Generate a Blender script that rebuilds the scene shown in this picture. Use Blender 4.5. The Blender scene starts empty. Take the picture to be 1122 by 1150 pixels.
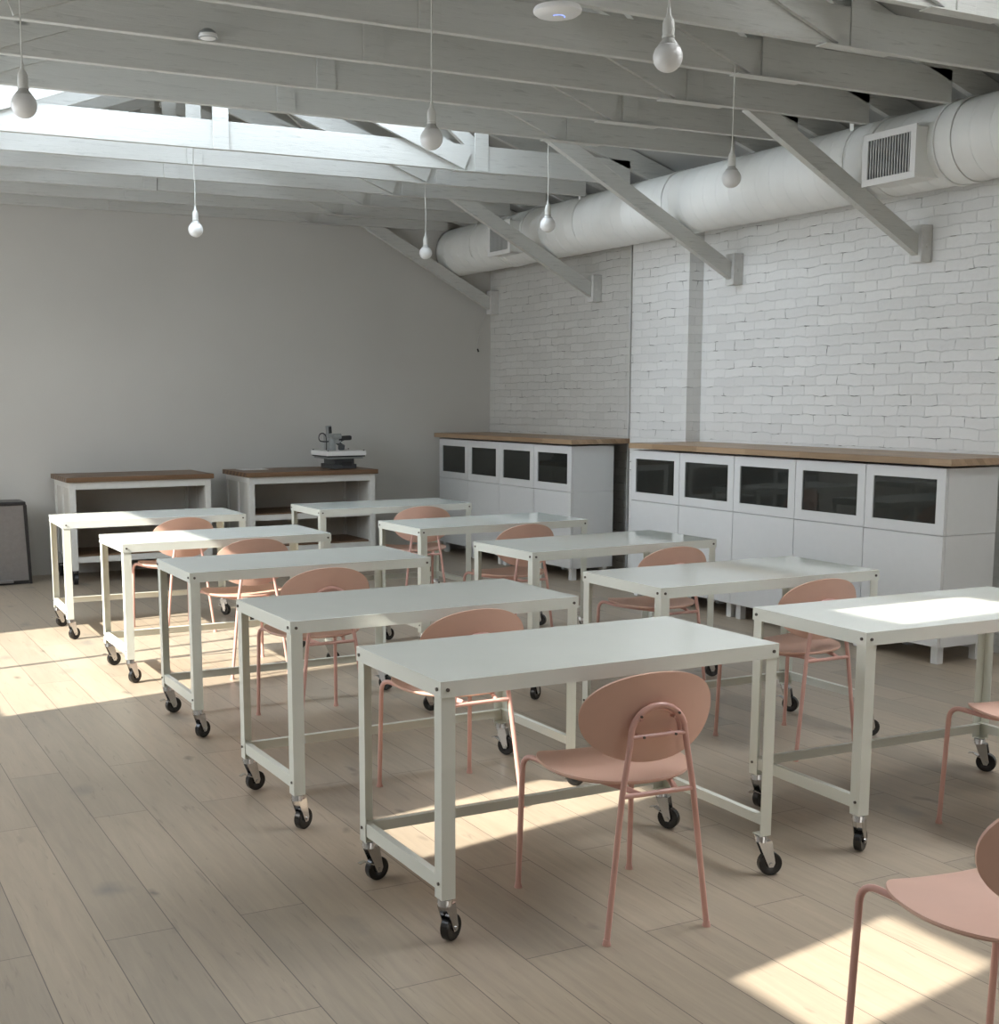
import bpy, bmesh, math, random
from mathutils import Vector, Matrix
random.seed(7)
PI = math.pi
col = bpy.context.scene.collection
sc = bpy.context.scene

# ---------------------------------------------------------------- helpers
def V(*a): return Vector(a)

def link(name, bm, m, parent=None, smooth=False):
    me = bpy.data.meshes.new(name)
    bm.normal_update()
    bm.to_mesh(me); bm.free()
    for mm in (m if isinstance(m, (list, tuple)) else [m]):
        me.materials.append(mm)
    if smooth:
        for p in me.polygons: p.use_smooth = True
        try: me.set_sharp_from_angle(angle=math.radians(38))
        except Exception: pass
    o = bpy.data.objects.new(name, me); col.objects.link(o)
    if parent: o.parent = parent
    return o

def tag(o, label=None, cat=None, group=None, kind=None):
    if label: o['label'] = label
    if cat: o['category'] = cat
    if group: o['group'] = group
    if kind: o['kind'] = kind
    return o

def empty(name, loc=(0, 0, 0), rz=0.0):
    o = bpy.data.objects.new(name, None); col.objects.link(o)
    o.empty_display_size = 0.1
    o.location = loc; o.rotation_euler = (0, 0, rz)
    return o

def copy_tree(o, parent=None):
    c = o.copy(); col.objects.link(c)
    if parent: c.parent = parent
    for ch in [k for k in bpy.data.objects if k.parent == o]:
        copy_tree(ch, c)
    return c

def struct(name, bm, m):
    o = link(name, bm, m); o['kind'] = 'structure'
    return o

def box(bm, lo, hi, bev=0.0, mi=0):
    """axis-aligned box, optional bevel"""
    r = bmesh.ops.create_cube(bm, size=1.0)
    vs = r['verts']
    lo, hi = Vector(lo), Vector(hi)
    for v in vs:
        v.co = Vector([lo[i] + (v.co[i] + .5) * (hi[i] - lo[i]) for i in range(3)])
    fs = {f for v in vs for f in v.link_faces}
    for f in fs: f.material_index = mi
    if bev > 0:
        es = {e for v in vs for e in v.link_edges}
        bmesh.ops.bevel(bm, geom=list(es), offset=bev, segments=2, affect='EDGES', profile=.6)
    return vs

def obox(bm, c, ax, ay, az, hx, hy, hz, bev=0.0):
    """oriented box: centre, three unit axes, half sizes"""
    r = bmesh.ops.create_cube(bm, size=2.0)
    for v in r['verts']:
        x, y, z = v.co
        v.co = c + ax * (x * hx) + ay * (y * hy) + az * (z * hz)
    if bev > 0:
        es = {e for v in r['verts'] for e in v.link_edges}
        bmesh.ops.bevel(bm, geom=list(es), offset=bev, segments=1, affect='EDGES')

def beam(bm, p0, p1, th, ht, up=(0, 0, 1), bev=0.0):
    """plank from p0 to p1; th = size across, ht = size along 'up'"""
    p0, p1 = Vector(p0), Vector(p1)
    d = (p1 - p0); L = d.length; d.normalize()
    s = d.cross(Vector(up)).normalized(); u = s.cross(d).normalized()
    obox(bm, (p0 + p1) / 2, d, s, u, L / 2, th / 2, ht / 2, bev)

def cyl(bm, p0, p1, r0, r1=None, n=16, caps=True):
    p0, p1 = Vector(p0), Vector(p1)
    if r1 is None: r1 = r0
    d = (p1 - p0).normalized()
    a = Vector((0, 0, 1)) if abs(d.z) < .9 else Vector((1, 0, 0))
    s = d.cross(a).normalized(); u = s.cross(d)
    A = [bm.verts.new(p0 + (s * math.cos(t) + u * math.sin(t)) * r0) for t in [2 * PI * k / n for k in range(n)]]
    B = [bm.verts.new(p1 + (s * math.cos(t) + u * math.sin(t)) * r1) for t in [2 * PI * k / n for k in range(n)]]
    for k in range(n): bm.faces.new((A[k], A[(k + 1) % n], B[(k + 1) % n], B[k]))
    if caps:
        bm.faces.new(A[::-1]); bm.faces.new(B)

def tube(bm, pts, r, n=10, closed=False):
    pts = [Vector(p) for p in pts]
    rings = []; N = len(pts); prev = None
    for i, p in enumerate(pts):
        if closed: d = (pts[(i + 1) % N] - pts[i - 1])
        elif i == 0: d = pts[1] - p
        elif i == N - 1: d = p - pts[-2]
        else: d = (pts[i + 1] - p).normalized() + (p - pts[i - 1]).normalized()
        d.normalize()
        if prev is None:
            a = Vector((0, 0, 1)) if abs(d.z) < .9 else Vector((1, 0, 0))
            s = d.cross(a).normalized()
        else:
            s = (prev - d * prev.dot(d)).normalized()
        prev = s; u = d.cross(s)
        rings.append([bm.verts.new(p + (s * math.cos(t) + u * math.sin(t)) * r) for t in [2 * PI * k / n for k in range(n)]])
    for i in range(N - (0 if closed else 1)):
        A, B = rings[i], rings[(i + 1) % N]
        for k in range(n): bm.faces.new((A[k], A[(k + 1) % n], B[(k + 1) % n], B[k]))
    if not closed:
        bm.faces.new(rings[0][::-1]); bm.faces.new(rings[-1])

def lathe(bm, prof, c=(0, 0, 0), n=24):
    c = Vector(c); rings = []
    for r, z in prof:
        if r < 1e-6: rings.append([bm.verts.new(c + Vector((0, 0, z)))])
        else: rings.append([bm.verts.new(c + Vector((r * math.cos(t), r * math.sin(t), z))) for t in [2 * PI * k / n for k in range(n)]])
    for A, B in zip(rings, rings[1:]):
        for k in range(n):
            if len(A) == 1 and len(B) == 1: continue
            if len(A) == 1: bm.faces.new((A[0], B[(k + 1) % n], B[k]))
            elif len(B) == 1: bm.faces.new((A[k], A[(k + 1) % n], B[0]))
            else: bm.faces.new((A[k], A[(k + 1) % n], B[(k + 1) % n], B[k]))
    bmesh.ops.recalc_face_normals(bm, faces=bm.faces)

def fillet(pts, r, n=6):
    """round the inner corners of a polyline"""
    pts = [Vector(p) for p in pts]; out = [pts[0]]
    for a, b, c in zip(pts, pts[1:], pts[2:]):
        d1 = (a - b); d2 = (c - b)
        rr = min(r, d1.length * .49, d2.length * .49)
        A = b + d1.normalized() * rr; B = b + d2.normalized() * rr
        for k in range(n + 1):
            t = k / n
            out.append(A * (1 - t) ** 2 + b * 2 * t * (1 - t) + B * t * t)
    out.append(pts[-1]); return out

# ---------------------------------------------------------------- materials
def mat(name):
    m = bpy.data.materials.new(name); m.use_nodes = True
    nt = m.node_tree; b = nt.nodes['Principled BSDF']
    return m, nt, b

def N(nt, t, **kw):
    n = nt.nodes.new(t)
    for k, v in kw.items(): setattr(n, k, v)
    return n

def simple(name, c, rough=.5, metal=0.0, spec=.5, noise=0.0, nscale=20., bump=0.0, coat=0.0):
    m, nt, b = mat(name)
    b.inputs['Roughness'].default_value = rough
    b.inputs['Metallic'].default_value = metal
    b.inputs['Specular IOR Level'].default_value = spec
    b.inputs['Coat Weight'].default_value = coat
    b.inputs['Base Color'].default_value = (*c, 1)
    if noise or bump:
        tc = N(nt, 'ShaderNodeTexCoord'); no = N(nt, 'ShaderNodeTexNoise')
        no.inputs['Scale'].default_value = nscale; no.inputs['Detail'].default_value = 5
        nt.links.new(tc.outputs['Object'], no.inputs['Vector'])
        if noise:
            r = N(nt, 'ShaderNodeValToRGB')
            r.color_ramp.elements[0].position = .3; r.color_ramp.elements[1].position = .7
            r.color_ramp.elements[0].color = (*[x * (1 - noise) for x in c], 1)
            r.color_ramp.elements[1].color = (*[min(1, x * (1 + noise)) for x in c], 1)
            nt.links.new(no.outputs['Fac'], r.inputs['Fac']); nt.links.new(r.outputs['Color'], b.inputs['Base Color'])
        if bump:
            bu = N(nt, 'ShaderNodeBump'); bu.inputs['Strength'].default_value = bump; bu.inputs['Distance'].default_value = .002
            nt.links.new(no.outputs['Fac'], bu.inputs['Height']); nt.links.new(bu.outputs['Normal'], b.inputs['Normal'])
    return m

M_table = simple('white_powder_coat', (.66, .68, .62), .32, noise=.02, nscale=6)
M_top = simple('white_table_top', (.70, .73, .68), .055, noise=.02, nscale=3, spec=.6)
M_bolt = simple('dark_steel_bolt', (.12, .11, .10), .35, metal=.8)
M_chrome = simple('zinc_chrome', (.62, .62, .62), .22, metal=1.0)
M_rubber = simple('black_rubber', (.012, .012, .012), .22)
M_pink = simple('pink_plastic_shell', (.63, .40, .315), .48, noise=.03, nscale=8, bump=.1)
M_pinkm = simple('pink_metal_tube', (.60, .35, .30), .3)
M_cab = simple('white_lacquer', (.66, .67, .67), .35, noise=.01)
M_cabin = simple('cabinet_inside', (.5, .5, .48), .7)
M_duct = simple('white_painted_duct', (.78, .79, .77), .38, noise=.03, nscale=5)
M_bulb = simple('frosted_bulb_glass', (.66, .66, .65), .3)
M_bbase = simple('bulb_base_plastic', (.42, .42, .40), .35)
M_socket = simple('white_socket', (.55, .55, .52), .4)
M_black = simple('black_plastic', (.02, .02, .022), .35)
M_dkgrey = simple('dark_grey_metal', (.07, .075, .08), .4, metal=.3)
M_steel = simple('brushed_steel', (.30, .30, .31), .38, metal=.85, noise=.05, nscale=30)
M_grey = simple('grey_metal', (.33, .35, .35), .4, metal=.3)
M_white = simple('white_enamel', (.78, .78, .77), .3)
M_benchw = simple('white_painted_bench_frame', (.64, .64, .61), .45, noise=.03)
M_benchp = simple('grey_bench_panel', (.58, .57, .53), .7, noise=.06, nscale=4)
M_slot = simple('vent_slot_dark', (.02, .02, .02), .8)
M_slat = simple('vent_slats', (.55, .56, .55), .5)
M_trim = simple('white_wall_block', (.60, .60, .585), .5, noise=.05, nscale=25, bump=.3)

def plaster(name, c):
    m, nt, b = mat(name)
    tc = N(nt, 'ShaderNodeTexCoord')
    n1 = N(nt, 'ShaderNodeTexNoise'); n1.inputs['Scale'].default_value = .7; n1.inputs['Detail'].default_value = 4
    n2 = N(nt, 'ShaderNodeTexNoise'); n2.inputs['Scale'].default_value = 60; n2.inputs['Detail'].default_value = 3
    nt.links.new(tc.outputs['Object'], n1.inputs['Vector']); nt.links.new(tc.outputs['Object'], n2.inputs['Vector'])
    r = N(nt, 'ShaderNodeValToRGB')
    r.color_ramp.elements[0].position = .3; r.color_ramp.elements[1].position = .75
    r.color_ramp.elements[0].color = (*[x * .94 for x in c], 1); r.color_ramp.elements[1].color = (*[x * 1.04 for x in c], 1)
    nt.links.new(n1.outputs['Fac'], r.inputs['Fac']); nt.links.new(r.outputs['Color'], b.inputs['Base Color'])
    bu = N(nt, 'ShaderNodeBump'); bu.inputs['Strength'].default_value = .12; bu.inputs['Distance'].default_value = .003
    nt.links.new(n2.outputs['Fac'], bu.inputs['Height']); nt.links.new(bu.outputs['Normal'], b.inputs['Normal'])
    b.inputs['Roughness'].default_value = .75
    return m
M_wall = plaster('back_wall_paint', (.56, .55, .52))
M_wallw = plaster('white_wall_paint', (.62, .62, .60))
M_wallf = plaster('front_wall_paint', (.30, .29, .27))
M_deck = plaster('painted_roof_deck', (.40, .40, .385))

def brick(name, c, mortar):
    m, nt, b = mat(name)
    tc = N(nt, 'ShaderNodeTexCoord'); sp = N(nt, 'ShaderNodeSeparateXYZ'); cb = N(nt, 'ShaderNodeCombineXYZ')
    nt.links.new(tc.outputs['Object'], sp.inputs[0])
    ad = N(nt, 'ShaderNodeMath', operation='ADD')
    nt.links.new(sp.outputs['X'], ad.inputs[0]); nt.links.new(sp.outputs['Y'], ad.inputs[1])
    nt.links.new(ad.outputs[0], cb.inputs['X']); nt.links.new(sp.outputs['Z'], cb.inputs['Y'])
    # wobble the courses so that the joints look hand laid
    nw = N(nt, 'ShaderNodeTexNoise'); nw.inputs['Scale'].default_value = 6; nw.inputs['Detail'].default_value = 4
    nt.links.new(cb.outputs[0], nw.inputs['Vector'])
    mx = N(nt, 'ShaderNodeVectorMath', operation='MULTIPLY_ADD')
    mx.inputs[1].default_value = (.06, .042, 0)
    nt.links.new(nw.outputs['Color'], mx.inputs[0]); nt.links.new(cb.outputs[0], mx.inputs[2])
    bt = N(nt, 'ShaderNodeTexBrick')
    bt.inputs['Scale'].default_value = 1; bt.inputs['Brick Width'].default_value = .215; bt.inputs['Row Height'].default_value = .0675
    bt.inputs['Mortar Size'].default_value = .0036; bt.inputs['Mortar Smooth'].default_value = .8; bt.inputs['Bias'].default_value = 0
    bt.inputs['Color1'].default_value = (*[x * 1.02 for x in c], 1); bt.inputs['Color2'].default_value = (*[x * .93 for x in c], 1)
    bt.inputs['Mortar'].default_value = (*mortar, 1)
    nt.links.new(mx.outputs[0], bt.inputs['Vector'])
    n2 = N(nt, 'ShaderNodeTexNoise'); n2.inputs['Scale'].default_value = 28; n2.inputs['Detail'].default_value = 6; n2.inputs['Roughness'].default_value = .65
    nt.links.new(cb.outputs[0], n2.inputs['Vector'])
    # pits and gaps where paint is missing
    n3 = N(nt, 'ShaderNodeTexNoise'); n3.inputs['Scale'].default_value = 9; n3.inputs['Detail'].default_value = 2
    nt.links.new(cb.outputs[0], n3.inputs['Vector'])
    gt = N(nt, 'ShaderNodeMapRange'); gt.inputs['From Min'].default_value = .57; gt.inputs['From Max'].default_value = .66
    nt.links.new(n3.outputs['Fac'], gt.inputs['Value'])
    fm = N(nt, 'ShaderNodeMath', operation='MULTIPLY')
    nt.links.new(gt.outputs[0], fm.inputs[0]); nt.links.new(bt.outputs['Fac'], fm.inputs[1])
    mixc = N(nt, 'ShaderNodeMix', data_type='RGBA')
    mixc.inputs['B'].default_value = (.16, .155, .15, 1)
    nt.links.new(fm.outputs[0], mixc.inputs['Factor']); nt.links.new(bt.outputs['Color'], mixc.inputs['A'])
    nt.links.new(mixc.outputs['Result'], b.inputs['Base Color'])
    # height: bricks high, joints low, rough faces
    inv = N(nt, 'ShaderNodeMath', operation='SUBTRACT'); inv.inputs[0].default_value = 1
    nt.links.new(bt.outputs['Fac'], inv.inputs[1])
    hh = N(nt, 'ShaderNodeMath', operation='MULTIPLY_ADD'); hh.inputs[1].default_value = 1.3
    nt.links.new(n2.outputs['Fac'], hh.inputs[0]); nt.links.new(inv.outputs[0], hh.inputs[2])
    bu = N(nt, 'ShaderNodeBump'); bu.inputs['Strength'].default_value = .55; bu.inputs['Distance'].default_value = .006
    nt.links.new(hh.outputs[0], bu.inputs['Height']); nt.links.new(bu.outputs['Normal'], b.inputs['Normal'])
    b.inputs['Roughness'].default_value = .5
    return m
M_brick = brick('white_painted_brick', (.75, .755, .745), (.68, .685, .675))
M_brickg = brick('greyer_white_brick', (.60, .595, .57), (.53, .525, .50))

def beamwood(name, c):
    m, nt, b = mat(name)
    tc = N(nt, 'ShaderNodeTexCoord'); mp = N(nt, 'ShaderNodeMapping'); mp.inputs['Scale'].default_value = (1.2, 9, 16)
    nt.links.new(tc.outputs['Object'], mp.inputs['Vector'])
    n1 = N(nt, 'ShaderNodeTexNoise'); n1.inputs['Scale'].default_value = 4; n1.inputs['Detail'].default_value = 7; n1.inputs['Roughness'].default_value = .62; n1.inputs['Distortion'].default_value = 1.2
    nt.links.new(mp.outputs[0], n1.inputs['Vector'])
    r = N(nt, 'ShaderNodeValToRGB'); e = r.color_ramp.elements
    e[0].position = .22; e[0].color = (*[x * .62 for x in c], 1); e[1].position = .42; e[1].color = (*c, 1)
    x = r.color_ramp.elements.new(.8); x.color = (*[min(1, q * 1.07) for q in c], 1)
    nt.links.new(n1.outputs['Fac'], r.inputs['Fac'])
    # knots
    mp2 = N(nt, 'ShaderNodeMapping'); mp2.inputs['Scale'].default_value = (1.1, 1.5, 3.2); nt.links.new(tc.outputs['Object'], mp2.inputs['Vector'])
    vo = N(nt, 'ShaderNodeTexVoronoi'); vo.inputs['Scale'].default_value = 1.7; nt.links.new(mp2.outputs[0], vo.inputs['Vector'])
    kr = N(nt, 'ShaderNodeMapRange'); kr.inputs['From Min'].default_value = .03; kr.inputs['From Max'].default_value = .075
    nt.links.new(vo.outputs['Distance'], kr.inputs['Value'])
    mixc = N(nt, 'ShaderNodeMix', data_type='RGBA'); mixc.inputs['A'].default_value = (*[x * .45 for x in c], 1)
    nt.links.new(kr.outputs[0], mixc.inputs['Factor']); nt.links.new(r.outputs['Color'], mixc.inputs['B'])
    nt.links.new(mixc.outputs['Result'], b.inputs['Base Color'])
    bu = N(nt, 'ShaderNodeBump'); bu.inputs['Strength'].default_value = .45; bu.inputs['Distance'].default_value = .004
    nt.links.new(n1.outputs['Fac'], bu.inputs['Height']); nt.links.new(bu.outputs['Normal'], b.inputs['Normal'])
    b.inputs['Roughness'].default_value = .55
    return m
M_beam = beamwood('painted_truss_timber', (.54, .545, .52))

def floor_mat():
    m, nt, b = mat('limed_oak_planks')
    tc = N(nt, 'ShaderNodeTexCoord'); sp = N(nt, 'ShaderNodeSeparateXYZ'); cb = N(nt, 'ShaderNodeCombineXYZ')
    nt.links.new(tc.outputs['Object'], sp.inputs[0])
    ad = N(nt, 'ShaderNodeMath', operation='ADD'); ad.inputs[1].default_value = 9.89
    nt.links.new(sp.outputs['X'], ad.inputs[0])
    nt.links.new(sp.outputs['Y'], cb.inputs['X']); nt.links.new(ad.outputs[0], cb.inputs['Y'])
    bt = N(nt, 'ShaderNodeTexBrick'); bt.offset = .37; bt.offset_frequency = 2
    bt.inputs['Scale'].default_value = 1; bt.inputs['Brick Width'].default_value = 1.75; bt.inputs['Row Height'].default_value = .2
    bt.inputs['Mortar Size'].default_value = .0016; bt.inputs['Mortar Smooth'].default_value = .2; bt.inputs['Bias'].default_value = 0
    bt.inputs['Color1'].default_value = (.40, .33, .25, 1); bt.inputs['Color2'].default_value = (.33, .277, .215, 1)
    bt.inputs['Mortar'].default_value = (.12, .10, .085, 1)
    nt.links.new(cb.outputs[0], bt.inputs['Vector'])
    # per plank random shift for the grain
    gm = N(nt, 'ShaderNodeMapping'); gm.inputs['Scale'].default_value = (14, 1.1, 1)
    nt.links.new(tc.outputs['Object'], gm.inputs['Vector'])
    off = N(nt, 'ShaderNodeVectorMath', operation='MULTIPLY_ADD'); off.inputs[1].default_value = (60, 60, 60)
    nt.links.new(bt.outputs['Color'], off.inputs[0]); nt.links.new(gm.outputs[0], off.inputs[2])
    g = N(nt, 'ShaderNodeTexNoise'); g.inputs['Scale'].default_value = 2.2; g.inputs['Detail'].default_value = 8; g.inputs['Roughness'].default_value = .6; g.inputs['Distortion'].default_value = .8
    nt.links.new(off.outputs[0], g.inputs['Vector'])
    gr = N(nt, 'ShaderNodeMapRange'); gr.inputs['From Min'].default_value = .3; gr.inputs['From Max'].default_value = .7; gr.inputs['To Min'].default_value = .86; gr.inputs['To Max'].default_value = 1.08
    nt.links.new(g.outputs['Fac'], gr.inputs['Value'])
    m1 = N(nt, 'ShaderNodeMix', data_type='RGBA', blend_type='MULTIPLY'); m1.inputs['Factor'].default_value = 1
    nt.links.new(bt.outputs['Color'], m1.inputs['A']); nt.links.new(gr.outputs[0], m1.inputs['B'])
    # knots and grey stains
    km = N(nt, 'ShaderNodeMapping'); km.inputs['Scale'].default_value = (2.6, 1.35, 1); nt.links.new(tc.outputs['Object'], km.inputs['Vector'])
    kn = N(nt, 'ShaderNodeTexNoise'); kn.inputs['Scale'].default_value = 6; kn.inputs['Detail'].default_value = 4
    nt.links.new(tc.outputs['Object'], kn.inputs['Vector'])
    kd = N(nt, 'ShaderNodeVectorMath', operation='MULTIPLY_ADD'); kd.inputs[1].default_value = (.35, .35, 0)
    nt.links.new(kn.outputs['Color'], kd.inputs[0]); nt.links.new(km.outputs[0], kd.inputs[2])
    vo = N(nt, 'ShaderNodeTexVoronoi'); vo.inputs['Scale'].default_value = 1.15; nt.links.new(kd.outputs[0], vo.inputs['Vector'])
    kr = N(nt, 'ShaderNodeMapRange'); kr.inputs['From Min'].default_value = .02; kr.inputs['From Max'].default_value = .17; kr.inputs['To Min'].default_value = .7; kr.inputs['To Max'].default_value = 0
    nt.links.new(vo.outputs['Distance'], kr.inputs['Value'])
    m2 = N(nt, 'ShaderNodeMix', data_type='RGBA'); m2.inputs['B'].default_value = (.17, .165, .15, 1)
    nt.links.new(kr.outputs[0], m2.inputs['Factor']); nt.links.new(m1.outputs['Result'], m2.inputs['A'])
    km2 = N(nt, 'ShaderNodeMapping'); km2.inputs['Scale'].default_value = (5.2, 2.1, 1); km2.inputs['Location'].default_value = (3.3, 1.7, 0); nt.links.new(tc.outputs['Object'], km2.inputs['Vector'])
    kd2 = N(nt, 'ShaderNodeVectorMath', operation='MULTIPLY_ADD'); kd2.inputs[1].default_value = (.6, .5, 0)
    nt.links.new(kn.outputs['Color'], kd2.inputs[0]); nt.links.new(km2.outputs[0], kd2.inputs[2])
    vo2 = N(nt, 'ShaderNodeTexVoronoi'); vo2.inputs['Scale'].default_value = 1.0; nt.links.new(kd2.outputs[0], vo2.inputs['Vector'])
    kr2 = N(nt, 'ShaderNodeMapRange'); kr2.inputs['From Min'].default_value = .015; kr2.inputs['From Max'].default_value = .12; kr2.inputs['To Min'].default_value = .8; kr2.inputs['To Max'].default_value = 0
    nt.links.new(vo2.outputs['Distance'], kr2.inputs['Value'])
    # thin dark checks along the grain
    cm = N(nt, 'ShaderNodeMapping'); cm.inputs['Scale'].default_value = (22, 1.6, 1); nt.links.new(tc.outputs['Object'], cm.inputs['Vector'])
    cn = N(nt, 'ShaderNodeTexNoise'); cn.inputs['Scale'].default_value = 1.6; cn.inputs['Detail'].default_value = 5; cn.inputs['Distortion'].default_value = 2.2; nt.links.new(cm.outputs[0], cn.inputs['Vector'])
    cr = N(nt, 'ShaderNodeMapRange'); cr.inputs['From Min'].default_value = .62; cr.inputs['From Max'].default_value = .74; cr.inputs['To Max'].default_value = .45
    nt.links.new(cn.outputs['Fac'], cr.inputs['Value'])
    mxx = N(nt, 'ShaderNodeMath', operation='MAXIMUM'); nt.links.new(kr2.outputs[0], mxx.inputs[0]); nt.links.new(cr.outputs[0], mxx.inputs[1])
    m3 = N(nt, 'ShaderNodeMix', data_type='RGBA'); m3.inputs['B'].default_value = (.13, .115, .095, 1)
    nt.links.new(mxx.outputs[0], m3.inputs['Factor']); nt.links.new(m2.outputs['Result'], m3.inputs['A'])
    nt.links.new(m3.outputs['Result'], b.inputs['Base Color'])
    b.inputs['Roughness'].default_value = .34
    rr = N(nt, 'ShaderNodeMapRange'); rr.inputs['To Min'].default_value = .30; rr.inputs['To Max'].default_value = .46
    nt.links.new(g.outputs['Fac'], rr.inputs['Value']); nt.links.new(rr.outputs[0], b.inputs['Roughness'])
    bu = N(nt, 'ShaderNodeBump'); bu.inputs['Strength'].default_value = .25; bu.inputs['Distance'].default_value = .002; bu.invert = True
    nt.links.new(bt.outputs['Fac'], bu.inputs['Height']); nt.links.new(bu.outputs['Normal'], b.inputs['Normal'])
    return m
M_floor = floor_mat()

def butcher(name, c1, c2, along='Y'):
    m, nt, b = mat(name)
    tc = N(nt, 'ShaderNodeTexCoord'); sp = N(nt, 'ShaderNodeSeparateXYZ'); cb = N(nt, 'ShaderNodeCombineXYZ')
    nt.links.new(tc.outputs['Object'], sp.inputs[0])
    ad = N(nt, 'ShaderNodeMath', operation='ADD')
    nt.links.new(sp.outputs['X' if along == 'Y' else 'Y'], ad.inputs[0]); nt.links.new(sp.outputs['Z'], ad.inputs[1])
    nt.links.new(sp.outputs[along], cb.inputs['X']); nt.links.new(ad.outputs[0], cb.inputs['Y'])
    bt = N(nt, 'ShaderNodeTexBrick'); bt.offset = .43
    bt.inputs['Scale'].default_value = 1; bt.inputs['Brick Width'].default_value = .52; bt.inputs['Row Height'].default_value = .048
    bt.inputs['Mortar Size'].default_value = .0004; bt.inputs['Bias'].default_value = 0
    bt.inputs['Color1'].default_value = (*c1, 1); bt.inputs['Color2'].default_value = (*c2, 1); bt.inputs['Mortar'].default_value = (*[x * .6 for x in c2], 1)
    nt.links.new(cb.outputs[0], bt.inputs['Vector'])
    mp = N(nt, 'ShaderNodeMapping'); mp.inputs['Scale'].default_value = (30, 2, 30) if along == 'Y' else (2, 30, 30)
    nt.links.new(tc.outputs['Object'], mp.inputs['Vector'])
    g = N(nt, 'ShaderNodeTexNoise'); g.inputs['Scale'].default_value = 2; g.inputs['Detail'].default_value = 5
    nt.links.new(mp.outputs[0], g.inputs['Vector'])
    gr = N(nt, 'ShaderNodeMapRange'); gr.inputs['To Min'].default_value = .8; gr.inputs['To Max'].default_value = 1.15
    nt.links.new(g.outputs['Fac'], gr.inputs['Value'])
    m1 = N(nt, 'ShaderNodeMix', data_type='RGBA', blend_type='MULTIPLY'); m1.inputs['Factor'].default_value = 1
    nt.links.new(bt.outputs['Color'], m1.inputs['A']); nt.links.new(gr.outputs[0], m1.inputs['B'])
    nt.links.new(m1.outputs['Result'], b.inputs['Base Color'])
    b.inputs['Roughness'].default_value = .42
    return m
M_counter = butcher('oak_butcher_block', (.43, .30, .19), (.27, .18, .105))
M_bench = butcher('walnut_bench_top', (.20, .115, .06), (.15, .085, .045), 'X')

def glass_dark():
    m = bpy.data.materials.new('smoked_cabinet_glass'); m.use_nodes = True
    nt = m.node_tree; nt.nodes.clear()
    out = N(nt, 'ShaderNodeOutputMaterial'); t = N(nt, 'ShaderNodeBsdfTransparent'); g = N(nt, 'ShaderNodeBsdfGlossy'); mx = N(nt, 'ShaderNodeMixShader'); lw = N(nt, 'ShaderNodeFresnel')
    t.inputs[0].default_value = (.6, .61, .6, 1); g.inputs['Color'].default_value = (.75, .78, .77, 1); g.inputs['Roughness'].default_value = .03
    lw.inputs['IOR'].default_value = 1.65
    df = N(nt, 'ShaderNodeBsdfDiffuse'); df.inputs[0].default_value = (.05, .052, .048, 1); m0 = N(nt, 'ShaderNodeMixShader'); m0.inputs[0].default_value = .5
    nt.links.new(t.outputs[0], m0.inputs[1]); nt.links.new(df.outputs[0], m0.inputs[2])
    nt.links.new(lw.outputs[0], mx.inputs[0]); nt.links.new(m0.outputs[0], mx.inputs[1]); nt.links.new(g.outputs[0], mx.inputs[2]); nt.links.new(mx.outputs[0], out.inputs[0])
    return m
M_glass = glass_dark()

def sky_lit(name, c, s):
    m = bpy.data.materials.new(name); m.use_nodes = True
    nt = m.node_tree; nt.nodes.clear()
    out = N(nt, 'ShaderNodeOutputMaterial'); e = N(nt, 'ShaderNodeEmission')
    e.inputs['Color'].default_value = (*c, 1); e.inputs['Strength'].default_value = s
    nt.links.new(e.outputs[0], out.inputs[0]); return m

# strengths
S_SKY_MID = 5.6
S_SKY_NEAR = 12.0
S_WIN_LEFT = 3.3
SUN = 9.0
M_skyA = sky_lit('frosted_skylight_middle', (.80, .90, 1.0), S_SKY_MID)
M_skyB = sky_lit('frosted_skylight_near', (.96, .98, 1.0), S_SKY_NEAR)
M_winL = sky_lit('frosted_window_daylight', (1.0, .97, .91), S_WIN_LEFT)
M_fillF = sky_lit('front_fill_glow', (1.0, .96, .89), .9)  # warm glow of the fill panel added on the front wall

# ---------------------------------------------------------------- room shell
XR, XL, YB, YF = 6.38, -1.04, 11.42, -3.0
ZE = 3.06                                   # eaves (inner face of the roof deck at the walls)
XC = (XR + XL) / 2; SL = .325
def zroof(x): return ZE + .13 + SL * ((XR - XL) / 2 - abs(x - XC))

bm = bmesh.new(); box(bm, (XL - .3, YF - .3, -.12), (XR + .3, YB + .3, 0)); struct('floor', bm, M_floor)
bm = bmesh.new(); box(bm, (XL - .2, YB, 0), (XR + .2, YB + .2, 4.6)); struct('wall_back', bm, M_wall)
bm = bmesh.new(); box(bm, (XL - .2, YF - .2, 0), (XR + .2, YF, 4.6)); struct('wall_front', bm, M_wallf)
# brick wall with its pilaster; the bay beyond the pilaster has a greyer base colour
bm = bmesh.new()
box(bm, (XR, YF, 0), (XR + .25, 8.72, 3.5), mi=0)
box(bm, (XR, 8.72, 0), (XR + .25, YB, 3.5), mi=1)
box(bm, (6.245, 8.06, 0), (XR, 8.80, 3.3), mi=0)
struct('wall_right', bm, [M_brick, M_brickg])

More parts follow.
